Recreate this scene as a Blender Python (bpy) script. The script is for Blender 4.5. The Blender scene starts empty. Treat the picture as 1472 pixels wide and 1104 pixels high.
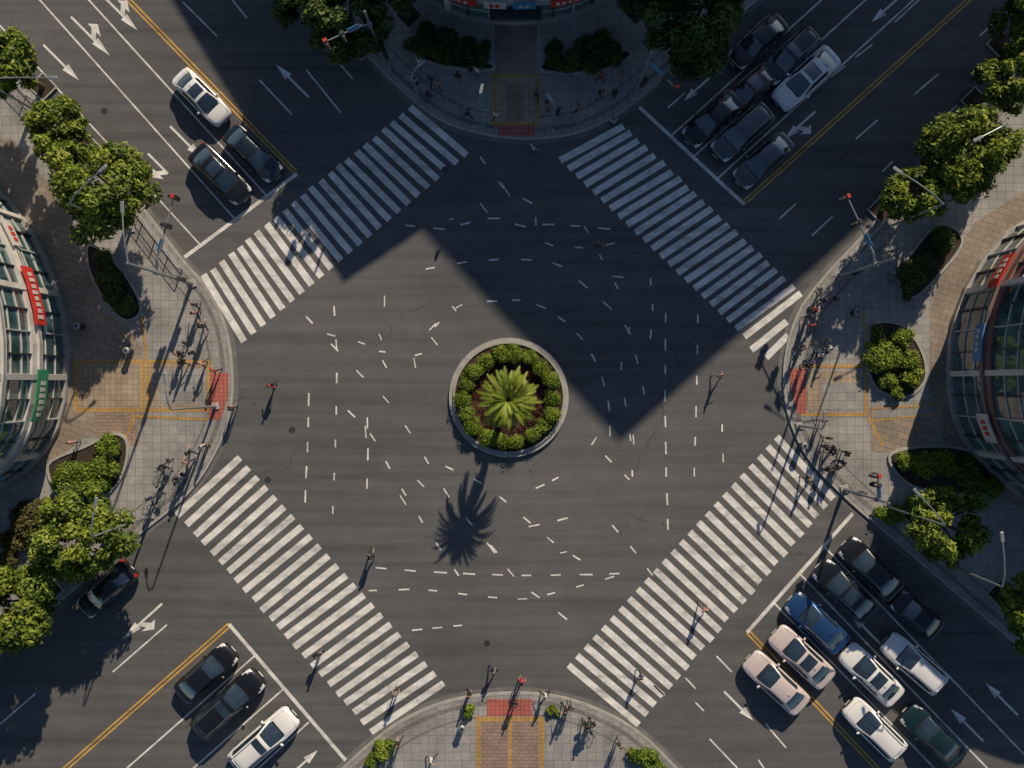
import bpy, bmesh, math, random
import numpy as np
from mathutils import Vector, Matrix
random.seed(7)
S=20.0; H=60.0
def W(px,py,h=0.0):
    k=(H-h)/H
    return ((px-736)/S*k,(552-py)/S*k)
scene=bpy.context.scene
COL=scene.collection
# ------------------------------------------------------------ materials
def newmat(name):
    m=bpy.data.materials.new(name); m.use_nodes=True
    nt=m.node_tree; b=nt.nodes['Principled BSDF']; return m,nt,b
def N(nt,t,**k):
    n=nt.nodes.new(t)
    for a,v in k.items(): setattr(n,a,v)
    return n
def noise(nt,scale,detail=4,rough=.6,coord='Object',vec=None):
    n=N(nt,'ShaderNodeTexNoise'); n.inputs['Scale'].default_value=scale
    n.inputs['Detail'].default_value=detail; n.inputs['Roughness'].default_value=rough
    if vec is None:
        tc=N(nt,'ShaderNodeTexCoord'); vec=tc.outputs[coord]
    nt.links.new(vec,n.inputs['Vector']); return n
def ramp(nt,src,stops):
    r=N(nt,'ShaderNodeValToRGB'); e=r.color_ramp.elements
    while len(e)<len(stops): e.new(.5)
    for i,(p,c) in enumerate(stops):
        e[i].position=p; e[i].color=(c,c,c,1) if isinstance(c,(int,float)) else (*c,1)
    nt.links.new(src,r.inputs[0]); return r
def mul(nt,a,b,fac=1,mode='MULTIPLY'):
    m=N(nt,'ShaderNodeMix',data_type='RGBA',blend_type=mode)
    if hasattr(fac,'default_value') or not isinstance(fac,(int,float)): nt.links.new(fac,m.inputs[0])
    else: m.inputs[0].default_value=fac
    for s,i in ((a,6),(b,7)):
        if isinstance(s,tuple): m.inputs[i].default_value=(*s,1)
        else: nt.links.new(s,m.inputs[i])
    return m.outputs[2]
def streaks(nt,c,lo,hi,fac):
    tc=N(nt,'ShaderNodeTexCoord')
    for ang in (45,-45):
        mp=N(nt,'ShaderNodeMapping'); mp.inputs['Rotation'].default_value=(0,0,math.radians(ang)); mp.inputs['Scale'].default_value=(.05,1.3,1)
        nt.links.new(tc.outputs['Object'],mp.inputs[0])
        s=noise(nt,1,4,.6,vec=mp.outputs[0]); rs=ramp(nt,s.outputs[0],[(.33,lo),(.52,1),(.72,hi)])
        c=mul(nt,c,rs.outputs[0],fac)
    return c
def simple(name,c,rough=.6,metal=0,var=.25,scale=3,coat=0,spec=.5,emit=0):
    m,nt,b=newmat(name)
    n=noise(nt,scale,5)
    r=ramp(nt,n.outputs[0],[(.25,1-var),(.75,1+var*.5)])
    o=mul(nt,tuple(c),r.outputs[0])
    nt.links.new(o,b.inputs['Base Color'])
    b.inputs['Roughness'].default_value=rough; b.inputs['Metallic'].default_value=metal
    b.inputs['Coat Weight'].default_value=coat; b.inputs['Coat Roughness'].default_value=.04
    b.inputs['Specular IOR Level'].default_value=spec
    if emit:
        b.inputs['Emission Color'].default_value=(*c,1); b.inputs['Emission Strength'].default_value=emit
    return m
def asphalt():
    m,nt,b=newmat('asphalt')
    tc=N(nt,'ShaderNodeTexCoord')
    big=noise(nt,.06,6,.62); mid=noise(nt,.6,6,.7); fine=noise(nt,22,3,.8)
    r1=ramp(nt,big.outputs[0],[(.3,(.096,.099,.103)),(.7,(.134,.133,.133))])
    r2=ramp(nt,mid.outputs[0],[(.3,.88),(.7,1.08)])
    r3=ramp(nt,fine.outputs[0],[(.25,.74),(.75,1.26)])
    c=mul(nt,r1.outputs[0],r2.outputs[0]); c=mul(nt,c,r3.outputs[0])
    c=streaks(nt,c,.80,1.09,.85)
    st=noise(nt,1.9,3,.5); rst=ramp(nt,st.outputs[0],[(.66,1),(.74,.72)]); c=mul(nt,c,rst.outputs[0],.6)
    dn=noise(nt,.35,4,.6)
    va=N(nt,'ShaderNodeVectorMath',operation='MULTIPLY_ADD'); nt.links.new(dn.outputs['Color'],va.inputs[0]); va.inputs[1].default_value=(3.5,3.5,0); nt.links.new(tc.outputs['Object'],va.inputs[2])
    v=N(nt,'ShaderNodeTexVoronoi',feature='DISTANCE_TO_EDGE'); v.inputs['Scale'].default_value=.06; nt.links.new(va.outputs[0],v.inputs['Vector'])
    rc=ramp(nt,v.outputs['Distance'],[(.001,.6),(.0028,1)])
    gate=noise(nt,.12,2); rg=ramp(nt,gate.outputs[0],[(.47,0),(.56,.8)])
    c=mul(nt,c,rc.outputs[0],rg.outputs[0])
    nt.links.new(c,b.inputs['Base Color']); b.inputs['Roughness'].default_value=.85; b.inputs['Specular IOR Level'].default_value=.3
    bp=N(nt,'ShaderNodeBump'); bp.inputs['Strength'].default_value=.35; bp.inputs['Distance'].default_value=.02
    nt.links.new(fine.outputs[0],bp.inputs['Height']); nt.links.new(bp.outputs[0],b.inputs['Normal'])
    return m
def paint(name,c,wear=.42):
    m,nt,b=newmat(name)
    n=noise(nt,9,6,.75); n2=noise(nt,.7,4,.6)
    ad=N(nt,'ShaderNodeMath',operation='ADD'); nt.links.new(n.outputs[0],ad.inputs[0]); nt.links.new(n2.outputs[0],ad.inputs[1])
    hf=N(nt,'ShaderNodeMath',operation='MULTIPLY'); hf.inputs[1].default_value=.5; nt.links.new(ad.outputs[0],hf.inputs[0])
    r=ramp(nt,hf.outputs[0],[(wear-.07,.0),(wear+.05,1)])
    n3=noise(nt,1.5,5); r3=ramp(nt,n3.outputs[0],[(.3,.72),(.7,1.05)])
    cc=mul(nt,tuple(c),r3.outputs[0])
    cc=streaks(nt,cc,.70,1.03,.8)
    o=mul(nt,(.19,.19,.185),cc,r.outputs[0],'MIX')
    nt.links.new(o,b.inputs['Base Color']); b.inputs['Roughness'].default_value=.7
    return m
def pavers(name,c1,c2,mortar,scale=1.0,bw=.6,rh=.6,rot=0,offset=.0):
    m,nt,b=newmat(name)
    tc=N(nt,'ShaderNodeTexCoord'); mp=N(nt,'ShaderNodeMapping'); mp.inputs['Rotation'].default_value=(0,0,rot)
    nt.links.new(tc.outputs['Object'],mp.inputs[0])
    br=N(nt,'ShaderNodeTexBrick'); br.offset=offset; br.inputs['Scale'].default_value=scale
    br.inputs['Brick Width'].default_value=bw; br.inputs['Row Height'].default_value=rh
    br.inputs['Mortar Size'].default_value=.018; br.inputs['Color1'].default_value=(*c1,1); br.inputs['Color2'].default_value=(*c2,1); br.inputs['Mortar'].default_value=(*mortar,1)
    nt.links.new(mp.outputs[0],br.inputs['Vector'])
    n=noise(nt,.35,6,.65); r=ramp(nt,n.outputs[0],[(.3,.66),(.7,1.14)])
    n2=noise(nt,6,5,.7); r2=ramp(nt,n2.outputs[0],[(.3,.84),(.7,1.1)])
    c=mul(nt,br.outputs[0],r.outputs[0]); c=mul(nt,c,r2.outputs[0])
    nt.links.new(c,b.inputs['Base Color']); b.inputs['Roughness'].default_value=.8
    return m
def foliage(name,stops,trans=.3):
    m,nt,b=newmat(name)
    at=N(nt,'ShaderNodeAttribute'); at.attribute_name='tint'
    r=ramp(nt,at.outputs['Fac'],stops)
    nt.links.new(r.outputs[0],b.inputs['Base Color']); b.inputs['Roughness'].default_value=.55; b.inputs['Specular IOR Level'].default_value=.3
    tr=N(nt,'ShaderNodeBsdfTranslucent'); nt.links.new(r.outputs[0],tr.inputs[0])
    ms=N(nt,'ShaderNodeMixShader'); ms.inputs[0].default_value=trans
    nt.links.new(b.outputs[0],ms.inputs[1]); nt.links.new(tr.outputs[0],ms.inputs[2])
    nt.links.new(ms.outputs[0],nt.nodes['Material Output'].inputs[0]); return m
M={}
M['asphalt']=asphalt()
M['white']=paint('road_paint_white',(.84,.82,.78),.415)
M['dash']=paint('road_paint_dash',(.84,.82,.78),.37)
M['yellow']=paint('road_paint_yellow',(.70,.40,.07),.38)
M['soil']=simple('soil',(.05,.035,.025),.95,var=.5,scale=6)
M['mulch']=simple('mulch_red',(.07,.028,.022),.95,var=.5,scale=9)
M['grass']=simple('grass',(.035,.06,.018),.9,var=.5,scale=5)
M['pave']=pavers('paving_grey',(.36,.35,.33),(.30,.295,.285),(.18,.175,.165),1,.6,.6,0)
M['pave2']=pavers('paving_beige',(.42,.33,.235),(.35,.28,.20),(.19,.16,.12),1,.4,.4,0)
M['pavepink']=pavers('paving_pink',(.38,.26,.20),(.30,.22,.18),(.16,.13,.11),1,.5,.25,0,.5)
M['pavedark']=pavers('paving_dark',(.22,.215,.205),(.19,.185,.175),(.10,.10,.10),1,.8,.4,.78,.5)
M['pavefore']=pavers('paving_forecourt',(.33,.27,.21),(.27,.225,.18),(.14,.12,.10),1,.9,.45,.3,.5)
M['red']=pavers('tactile_red',(.50,.14,.11),(.44,.125,.10),(.2,.07,.05),1,.3,.3)
M['tact']=pavers('tactile_yellow',(.54,.33,.10),(.46,.28,.09),(.25,.16,.06),1,.3,.3)
M['kerb']=simple('kerb_stone',(.38,.37,.345),.8,var=.3,scale=2)
M['gutter']=simple('gutter_concrete',(.16,.16,.155),.85,var=.35,scale=1.5)
M['conc']=simple('concrete',(.36,.345,.32),.8,var=.25,scale=2)
M['bandw']=simple('cladding_white',(.56,.54,.51),.5,var=.25,scale=1)
M['brick']=pavers('brick_red',(.26,.065,.045),(.20,.05,.04),(.2,.17,.15),1,.25,.08,0,.5)
M['redp']=simple('sign_red',(.55,.04,.03),.45,var=.15)
M['greenp']=simple('sign_green',(.03,.24,.13),.45,var=.15)
M['bluep']=simple('sign_blue',(.06,.22,.42),.45,var=.15)
M['roof']=simple('roof_membrane',(.18,.18,.175),.9,var=.35,scale=.8)
M['metal']=simple('galvanised_steel',(.30,.33,.35),.45,metal=.5,var=.15)
M['dmetal']=simple('dark_metal',(.04,.042,.045),.5,var=.2)
M['rail']=simple('rail_paint',(.42,.43,.43),.5,var=.2)
M['bark']=simple('bark',(.10,.075,.05),.9,var=.4,scale=8)
M['lampred']=simple('signal_red_lens',(.8,.02,.01),.3,var=0,emit=1.2)
M['lampoff']=simple('signal_dark_lens',(.03,.035,.03),.3,var=0)
M['lampw']=simple('lamp_diffuser',(.6,.6,.58),.3,var=.05)
def glassmat(name,c,c2,ior=1.5,sc=.55):
    m,nt,b=newmat(name); n=noise(nt,sc,3); r=ramp(nt,n.outputs[0],[(.35,c),(.65,c2)])
    nt.links.new(r.outputs[0],b.inputs['Base Color']); b.inputs['Roughness'].default_value=.06; b.inputs['Specular IOR Level'].default_value=.8; b.inputs['IOR'].default_value=ior
    return m
M['glass']=glassmat('window_glass',(.02,.055,.065),(.08,.17,.18),1.9,.8)
M['cglass']=glassmat('car_glass',(.012,.022,.028),(.03,.05,.062),2.1,1.1)
M['tyre']=simple('tyre',(.02,.02,.02),.9)
M['trim']=simple('black_trim',(.015,.015,.016),.5)
M['head']=simple('headlamp',(.6,.62,.65),.1,var=0)
M['tail']=simple('taillamp',(.35,.015,.01),.2,var=0)
M['hub']=simple('alloy',(.4,.4,.41),.3,metal=.8,var=0)
FOL=foliage('leaves_tree',[(0,(.025,.048,.008)),(.38,(.095,.155,.017)),(.72,(.22,.29,.03)),(1,(.36,.40,.06))])
FOLD=foliage('leaves_dark',[(0,(.022,.046,.013)),(.5,(.062,.11,.024)),(1,(.14,.19,.04))])
FOLB=foliage('leaves_shrub',[(0,(.03,.06,.008)),(.5,(.13,.21,.018)),(1,(.31,.38,.045))])
FOLR=foliage('leaves_red',[(0,(.025,.008,.008)),(.5,(.085,.02,.018)),(1,(.17,.05,.035))],.15)
FOLP=foliage('leaves_palm',[(0,(.05,.09,.008)),(.5,(.17,.25,.022)),(1,(.42,.45,.07))],.25)
FOLO=foliage('leaves_olive',[(0,(.035,.035,.012)),(.5,(.11,.10,.03)),(1,(.21,.19,.055))])
# ------------------------------------------------------------ mesh builder
class MB:
    def __init__(s): s.v=[];s.f=[];s.m=[];s.mats=[]
    def mi(s,k):
        mt=M[k] if isinstance(k,str) else k
        if mt not in s.mats: s.mats.append(mt)
        return s.mats.index(mt)
    def poly(s,pts,k):
        o=len(s.v); s.v+= [tuple(p) for p in pts]; s.f.append(tuple(range(o,o+len(pts)))); s.m.append(s.mi(k))
    def add(s,vs,fs,k):
        o=len(s.v); s.v+=[tuple(p) for p in vs]; i=s.mi(k)
        for f in fs: s.f.append(tuple(a+o for a in f)); s.m.append(i)
    def box(s,c,d,k,rz=0,bev=0):
        hx,hy,hz=d[0]/2,d[1]/2,d[2]/2; b=min(bev,hx*.9,hy*.9,hz*.9)
        R=Matrix.Rotation(rz,3,'Z'); C=Vector(c)
        if b<=0:
            vs=[(x,y,z) for z in(-hz,hz) for x,y in((-hx,-hy),(hx,-hy),(hx,hy),(-hx,hy))]
            fs=[(3,2,1,0),(4,5,6,7),(0,1,5,4),(1,2,6,5),(2,3,7,6),(3,0,4,7)]
        else:
            def ring(ax,ay,z,q): return [(-ax+q,-ay,z),(ax-q,-ay,z),(ax,-ay+q,z),(ax,ay-q,z),(ax-q,ay,z),(-ax+q,ay,z),(-ax,ay-q,z),(-ax,-ay+q,z)]
            vs=ring(hx-b,hy-b,-hz,b*.5)+ring(hx,hy,-hz+b,b)+ring(hx,hy,hz-b,b)+ring(hx-b,hy-b,hz,b*.5)
            fs=[tuple(range(7,-1,-1)),tuple(range(24,32))]
            for r in range(3):
                for i in range(8): fs.append((r*8+i,r*8+(i+1)%8,r*8+8+(i+1)%8,r*8+8+i))
        s.add([tuple(R@Vector(p)+C) for p in vs],fs,k)
    def cyl(s,p0,p1,r0,r1,k,n=10,cap=True):
        p0=Vector(p0);p1=Vector(p1);d=(p1-p0)
        if d.length<1e-6:return
        d.normalize(); a=d.orthogonal().normalized(); b=d.cross(a)
        vs=[];
        for p,r in((p0,r0),(p1,r1)):
            for i in range(n):
                t=2*math.pi*i/n; vs.append(tuple(p+a*math.cos(t)*r+b*math.sin(t)*r))
        fs=[(i,(i+1)%n,n+(i+1)%n,n+i) for i in range(n)]
        if cap: fs+=[tuple(range(n-1,-1,-1)),tuple(range(n,2*n))]
        s.add(vs,fs,k)
    def tube(s,pts,r,k,n=8):
        for i in range(len(pts)-1):
            r0=r if not isinstance(r,(list,tuple)) else r[i]; r1=r if not isinstance(r,(list,tuple)) else r[i+1]
            s.cyl(pts[i],pts[i+1],r0,r1,k,n)
    def strip(s,poly,o0,o1,z0,z1,k,closed=False):
        A=offset(poly,o0,closed);B=offset(poly,o1,closed);n=len(poly)
        vs=[];
        for a,b in zip(A,B): vs+=[(a[0],a[1],z0),(b[0],b[1],z0),(b[0],b[1],z1),(a[0],a[1],z1)]
        fs=[]
        for i in range(n if closed else n-1):
            j=(i+1)%n
            for q in range(4): fs.append((i*4+q,j*4+q,j*4+(q+1)%4,i*4+(q+1)%4))
        if not closed: fs+=[(3,2,1,0),((n-1)*4,(n-1)*4+1,(n-1)*4+2,(n-1)*4+3)]
        s.add(vs,fs,k)
    def flat(s,poly,o0,o1,z,k,closed=False):
        A=offset(poly,o0,closed);B=offset(poly,o1,closed);n=len(poly)
        vs=[]
        for a,b in zip(A,B): vs+=[(a[0],a[1],z),(b[0],b[1],z)]
        s.add(vs,[(2*i,2*i+1,2*((i+1)%n)+1,2*((i+1)%n)) for i in range(n if closed else n-1)],k)
    def line(s,p0,p1,w,z,k):
        s.flat([p0,p1],-w/2,w/2,z,k)
    def obj(s,name,smooth=False,loc=None,rz=0,recalc=True,angle=None):
        me=bpy.data.meshes.new(name); me.from_pydata(s.v,[],s.f)
        for m in s.mats: me.materials.append(m)
        me.polygons.foreach_set('material_index',s.m)
        if recalc:
            bm=bmesh.new();bm.from_mesh(me);bmesh.ops.recalc_face_normals(bm,faces=bm.faces);bm.to_mesh(me);bm.free()
        if smooth:
            me.polygons.foreach_set('use_smooth',[True]*len(me.polygons))
            if angle: me.set_sharp_from_angle(angle=angle)
        me.update()
        o=bpy.data.objects.new(name,me); COL.objects.link(o)
        if loc: o.location=loc
        o.rotation_euler[2]=rz
        return o
def offset(poly,d,closed=False):
    n=len(poly);out=[]
    for i in range(n):
        segs=[]
        if i>0 or closed: segs.append((poly[i-1],poly[i]))
        if i<n-1 or closed: segs.append((poly[i],poly[(i+1)%n]))
        ns=[]
        for a,b in segs:
            dx,dy=b[0]-a[0],b[1]-a[1];l=math.hypot(dx,dy) or 1e-9;ns.append((-dy/l,dx/l))
        nx=sum(q[0] for q in ns);ny=sum(q[1] for q in ns);l=math.hypot(nx,ny) or 1;nx/=l;ny/=l
        c=max(.5,nx*ns[0][0]+ny*ns[0][1]); out.append((poly[i][0]+nx*d/c,poly[i][1]+ny*d/c))
    return out
def spline(pts,per=6,closed=False):
    n=len(pts);out=[]
    for i in range(n if closed else n-1):
        p=[pts[(i+q)%n] if closed else pts[min(max(i+q,0),n-1)] for q in(-1,0,1,2)]
        for t in range(per):
            t/=per
            out.append(tuple(.5*((2*p[1][c])+(-p[0][c]+p[2][c])*t+(2*p[0][c]-5*p[1][c]+4*p[2][c]-p[3][c])*t*t+(-p[0][c]+3*p[1][c]-3*p[2][c]+p[3][c])*t**3) for c in(0,1)))
    if not closed: out.append(tuple(pts[-1]))
    return out
def PX(l): return [W(*p) for p in l]
def area(p): return sum(p[i][0]*p[(i+1)%len(p)][1]-p[(i+1)%len(p)][0]*p[i][1] for i in range(len(p)))/2
def ccw(p): return p if area(p)>0 else p[::-1]
def resample(poly,step,closed=False):
    pts=list(poly)+([poly[0]] if closed else []);out=[];acc=0;nxt=0
    for i in range(len(pts)-1):
        a,b=pts[i],pts[i+1];l=math.hypot(b[0]-a[0],b[1]-a[1])
        while nxt<=acc+l:
            t=(nxt-acc)/l if l else 0; out.append((a[0]+(b[0]-a[0])*t,a[1]+(b[1]-a[1])*t,math.atan2(b[1]-a[1],b[0]-a[0]))); nxt+=step
        acc+=l
    return out
# ------------------------------------------------------------ ground, road
g=MB(); g.poly([(-900,-900,-.03),(900,-900,-.03),(900,900,-.03),(-900,900,-.03)],'grass'); g.obj('ground')
g=MB(); g.poly([(-220,-220,0),(220,-220,0),(220,220,0),(-220,220,0)],'asphalt'); g.obj('road')
KZ=.13
corners={
 'W':[(-60,1000),(0,943),(100,855),(200,770),(270,712),(312,650),(333,590),(336,535),(326,470),(300,415),(262,370),(200,290),(130,215),(50,130),(0,78),(-80,-5)],
 'N':[(370,-80),(450,0),(530,85),(590,143),(650,182),(740,201),(825,194),(890,165),(950,118),(1045,38),(1090,0),(1180,-80)],
 'E':[(1560,5),(1472,92),(1390,165),(1310,250),(1250,325),(1185,395),(1145,450),(1126,520),(1130,590),(1158,655),(1210,712),(1270,765),(1390,868),(1472,938),(1560,1020)],
 'S':[(1040,1170),(975,1104),(930,1060),(880,1027),(810,1001),(735,994),(650,1004),(580,1032),(530,1068),(490,1104),(420,1170)]}
kb={}
for nm,pl in corners.items():
    a,b=pl[0],pl[1]; c,d=pl[-1],pl[-2]
    def ext(a,b,L=2600):
        dx,dy=a[0]-b[0],a[1]-b[1];l=math.hypot(dx,dy);return (a[0]+dx/l*L,a[1]+dy/l*L)
    core=spline(PX(pl),6)
    poly=[W(*ext(a,b))]+core+[W(*ext(c,d))]
    pc=ccw(poly)
    inner=offset(pc,.22,False)
    m=MB(); m.poly([(x,y,KZ-.004) for x,y in inner],'pave'); m.obj('pavement',recalc=False)
    m=MB(); m.strip(pc,0,.2,-.02,KZ,'kerb')
    m.obj('kerb')
    m=MB(); m.flat(pc,-.32,-.01,.003,'gutter'); m.obj('gutter',recalc=False)
    m=MB(); m.flat(pc,.55,.85,KZ,'pavedark'); m.flat(pc,1.55,1.67,KZ,'pavedark'); m.obj('pavement_border',recalc=False)
    kb[nm]=pc
# ------------------------------------------------------------ crosswalks
def lerp(a,b,t): return (a[0]+(b[0]-a[0])*t,a[1]+(b[1]-a[1])*t)
def crosswalk(outA,outB,inA,inB,n,wpx=9.6):
    m=MB()
    for i in range(n):
        t=i/(n-1); p=lerp(outA,outB,t);q=lerp(inA,inB,t)
        p=(p[0]+random.uniform(-1.5,1.5),p[1]+random.uniform(-1.5,1.5))
        m.line(W(*p),W(*q),wpx/S*random.uniform(.95,1.05),.004,'white')
    m.obj('crosswalk_marking')
crosswalk((590,155),(292,396),(671,223),(351,491),24)
crosswalk((896,180),(1152,422),(805,231),(1070,484),23)
m=MB()
for a,b in (((1131,462),(1080,503)),((1133,482),(1101,514))): m.line(W(*a),W(*b),.49,.004,'white')
m.obj('crosswalk_marking')
crosswalk((1199,716),(917,1041),(1116,628),(817,956),25)
crosswalk((255,742),(532,1051),(345,658),(638,982),24)
# ------------------------------------------------------------ lane markings
def extend(a,b,L):
    dx,dy=b[0]-a[0],b[1]-a[1];l=math.hypot(dx,dy);return (b[0]+dx/l*L,b[1]+dy/l*L)
m=MB()
for a,b in (((425,248),(185,0)),((1068,293),(1392,0)),((1075,908),(1260,1104)),((330,898),(95,1104))):
    b2=extend(a,b,700); A,B=W(*a),W(*b2)
    m.flat([A,B],-.19,-.07,.004,'yellow'); m.flat([A,B],.07,.19,.004,'yellow')
m.obj('centre_line_marking')
m=MB()
for a,b in (((427,250),(265,370)),((919,154),(1070,294)),((1226,738),(1074,909)),((329,897),(497,1093))):
    m.line(W(*a),W(*b),.26,.009,'white')
m.obj('stop_line_marking')
m=MB()
for a,b,w in (((383,281),(105,-25),.12),((337,314),(35,-25),.12),((288,352),(-20,15),.11),
            ((964,196),(1205,-22),.12),((996,226),(1268,-22),.12),((1030,258),(1337,-22),.12),
            ((1112,866),(1372,1134),.12),((1149,824),(1448,1134),.12),((1184,785),(1520,1134),.12),
            ((367,942),(160,1124),.12),((408,990),(260,1120),.12),((444,1038),(385,1092),.12)):
    m.line(W(*a),W(*extend(a,b,300)),w,.004,'white')
dl=[((262,2),(312,52)),((373,115),(420,165)),((440,100),(490,162)),((330,-5),(355,26)),((470,72),(507,113)),((200,-60),(230,-30)),
 ((1120,315),(1144,293)),((1167,339),(1197,311)),((1314,136),(1349,106)),((1408,52),(1440,22)),((1230,82),(1254,64)),((1354,171),(1376,151)),((1269,246),(1283,232)),((1286,32),(1327,-6)),((1195,110),(1215,95)),((1230,200),(1262,172)),
 ((1030,943),(1052,966)),((985,974),(1000,990)),((1090,1092),(1102,1110)),((1020,1062),(1060,1104)),((955,1000),(940,985)),((1100,1040),(1130,1075)),
 ((240,898),(162,966)),((51,997),(0,1041)),((1000,1010),(1012,1022)),((960,155),(985,133)),((1180,1170),(1200,1190))]
for a,b in dl: m.line(W(*a),W(*b),.11,.004,'white')
m.obj('lane_line_marking')
paths=[([(444,565),(442,640),(438,730)],18,17),([(480,440),(484,520),(482,640),(478,745)],14,34),([(528,600),(529,660),(526,720)],18,26),
([(957,450),(956,560),(957,650),(960,757)],17,20),([(1003,452),(1002,520),(1000,610),(997,705)],16,28),([(1038,610),(1040,680)],12,30),
([(540,816),(620,822),(740,827),(830,826),(905,824)],18,24),([(530,849),(610,848),(700,858),(760,860),(850,838),(905,822)],15,28),
([(592,906),(660,899)],16,14),([(583,324),(640,328),(700,314),(745,323),(800,323),(880,330)],18,22),
([(700,433),(760,434),(815,465),(852,512),(873,570),(877,625)],16,20),([(612,387),(670,377),(740,373),(800,380),(850,420),(900,470),(925,560)],16,30),
([(440,455),(500,520),(560,580),(600,640),(650,720),(720,800)],15,38),([(770,312),(775,345),(840,356),(905,345)],14,30),
([(935,400),(938,440),(935,490)],13,24),([(500,590),(530,620),(570,690),(620,770),(665,835)],14,32),
([(840,325),(880,400),(905,440)],12,34),([(700,780),(745,835),(790,870),(835,908)],18,30),([(640,670),(700,700),(790,775),(850,815)],15,30),
([(770,702),(808,684)],14,12),([(760,757),(840,740)],18,24),([(870,655),(905,690)],13,26),([(880,755),(910,790),(940,830)],14,26),
([(690,225),(720,265),(760,290)],16,28),([(545,505),(600,510),(625,470),(660,440)],12,40),([(470,480),(535,500),(560,540)],12,34),([(905,470),(893,530),(905,620),(910,700)],12,40)]
m=MB();zi=0
for pl,dlen,gap in paths:
    zi+=1; sp=spline(pl,10); rs=resample(sp,(dlen+gap),False)
    for (x,y,a) in rs:
        a+=random.uniform(-.03,.03); L=dlen*random.uniform(.75,1.05)
        p=(x,y);q=(x+math.cos(a)*L,y+math.sin(a)*L)
        m.line(W(*p),W(*q),random.uniform(.095,.12),.0035+zi*.0004,'dash')
for i,(x,y,a,L) in enumerate([(553,425,1.6,16),(650,440,.9,9),(655,443,-.5,11),(617,475,-.8,14),(620,485,.9,14),(595,515,1.4,14),(525,612,1.5,18),(575,712,1.0,16),
   (720,262,1.0,24),(690,292,.9,18),(645,315,0,8),(880,397,.1,16),(850,640,-1,14),(910,625,1.5,14),(805,795,-.2,10),(600,690,.8,14),(545,480,1.2,10)]):
    m.line(W(x,y),W(x+math.cos(a)*L,y+math.sin(a)*L),.085,.018+i*.0002,'dash')
m.obj('junction_guide_marking')
def arrow(px,py,dx,dy,kind='s',sc=1.0,z=.0045):
    L=3.3*sc; w=.08; m=MB(); k='dash'
    m.poly([(-L/2,-w,0),(L*.12,-w,0),(L*.12,w,0),(-L/2,w,0)],k)
    if kind in 'sb': m.poly([(L*.12,-.30,0),(L/2,0,0),(L*.12,.30,0)],k)
    if kind in 'lb':
        m.poly([(L*.0,w+.001,0),(L*.12,w+.001,0),(L*.02,.5,0),(-L*.10,.5,0)],k)
        m.poly([(-L*.20,.5,.0005),(L*.14,.5,.0005),(-L*.06,.98,.0005)],k)
    if kind=='r':
        m.poly([(L*.0,-w-.001,0),(L*.12,-w-.001,0),(L*.02,-.5,0),(-L*.10,-.5,0)],k)
        m.poly([(-L*.20,-.5,.0005),(L*.14,-.5,.0005),(-L*.06,-.98,.0005)],k)
    x,y=W(px,py); m.obj('lane_arrow_marking',loc=(x,y,z),rz=math.atan2(-dy,dx))
for a in [(130,52,1,1,'b',1.2),(88,90,1,1,'s',1.1),(172,18,1,1,'b',1.1),(236,244,1,1,'r',1.),(268,205,1,1,'s',1.),(420,116,-1,-1,'s',1.),
          (1150,180,-1,.9,'b',.9),(1003,127,-1,.9,'s',.8),(1275,12,-1,.9,'s',.9),(1245,905,-1,-1,'s',1.),(1440,1005,-1,-1,'s',1.),(1390,1042,-1,-1,'s',1.),
          (1062,1015,1,1,'s',.9),(205,893,-1,.9,'b',1.15),(435,1098,1,-.9,'s',.9)]: arrow(*a)
for px,py in ((420,618),(640,245),(385,690),(700,925),(150,160),(1210,230)):
    m=MB();x,y=W(px,py)
    m.cyl((0,0,-.01),(0,0,.006),.30,.30,'gutter',24); m.cyl((0,0,.006),(0,0,.010),.26,.26,'dmetal',24)
    for q in range(-2,3): m.box((q*.08,0,.012),(.025,.36,.004),'dmetal')
    m.obj('manhole_cover',loc=(x,y,0))
# ------------------------------------------------------------ foliage
def leafcloud(centers,radii,counts,size,rng,tintb=None,flat=.85,up=.35):
    P=[];T=[];NN=[]
    for i,(c,r,n) in enumerate(zip(centers,radii,counts)):
        d=rng.normal(size=(n,3)); d/=np.linalg.norm(d,axis=1)[:,None]
        rr=r*(.45+.6*rng.random(n)**.6)*(1+.12*rng.normal(size=n))
        p=np.array(c)+d*rr[:,None]*np.array([1,1,flat])
        nn=d*.8+rng.normal(size=(n,3))*.5+np.array([.12,.38,0]); nn[:,2]+=up
        nn/=np.linalg.norm(nn,axis=1)[:,None]
        tb=.5 if tintb is None else tintb[i]
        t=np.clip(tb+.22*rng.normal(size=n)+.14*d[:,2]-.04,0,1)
        P.append(p);T.append(t);NN.append(nn)
    P=np.concatenate(P);T=np.concatenate(T);NN=np.concatenate(NN);n=len(P)
    r=rng.normal(size=(n,3)); a=np.cross(NN,r); a/=np.linalg.norm(a,axis=1)[:,None]; b=np.cross(NN,a)
    s=size*(.6+.8*rng.random(n))[:,None]
    v=np.stack([P-a*s,P+b*s*.45-a*s*.1,P+a*s,P-b*s*.45-a*s*.1],axis=1).reshape(-1,3)
    return v,T
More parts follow.
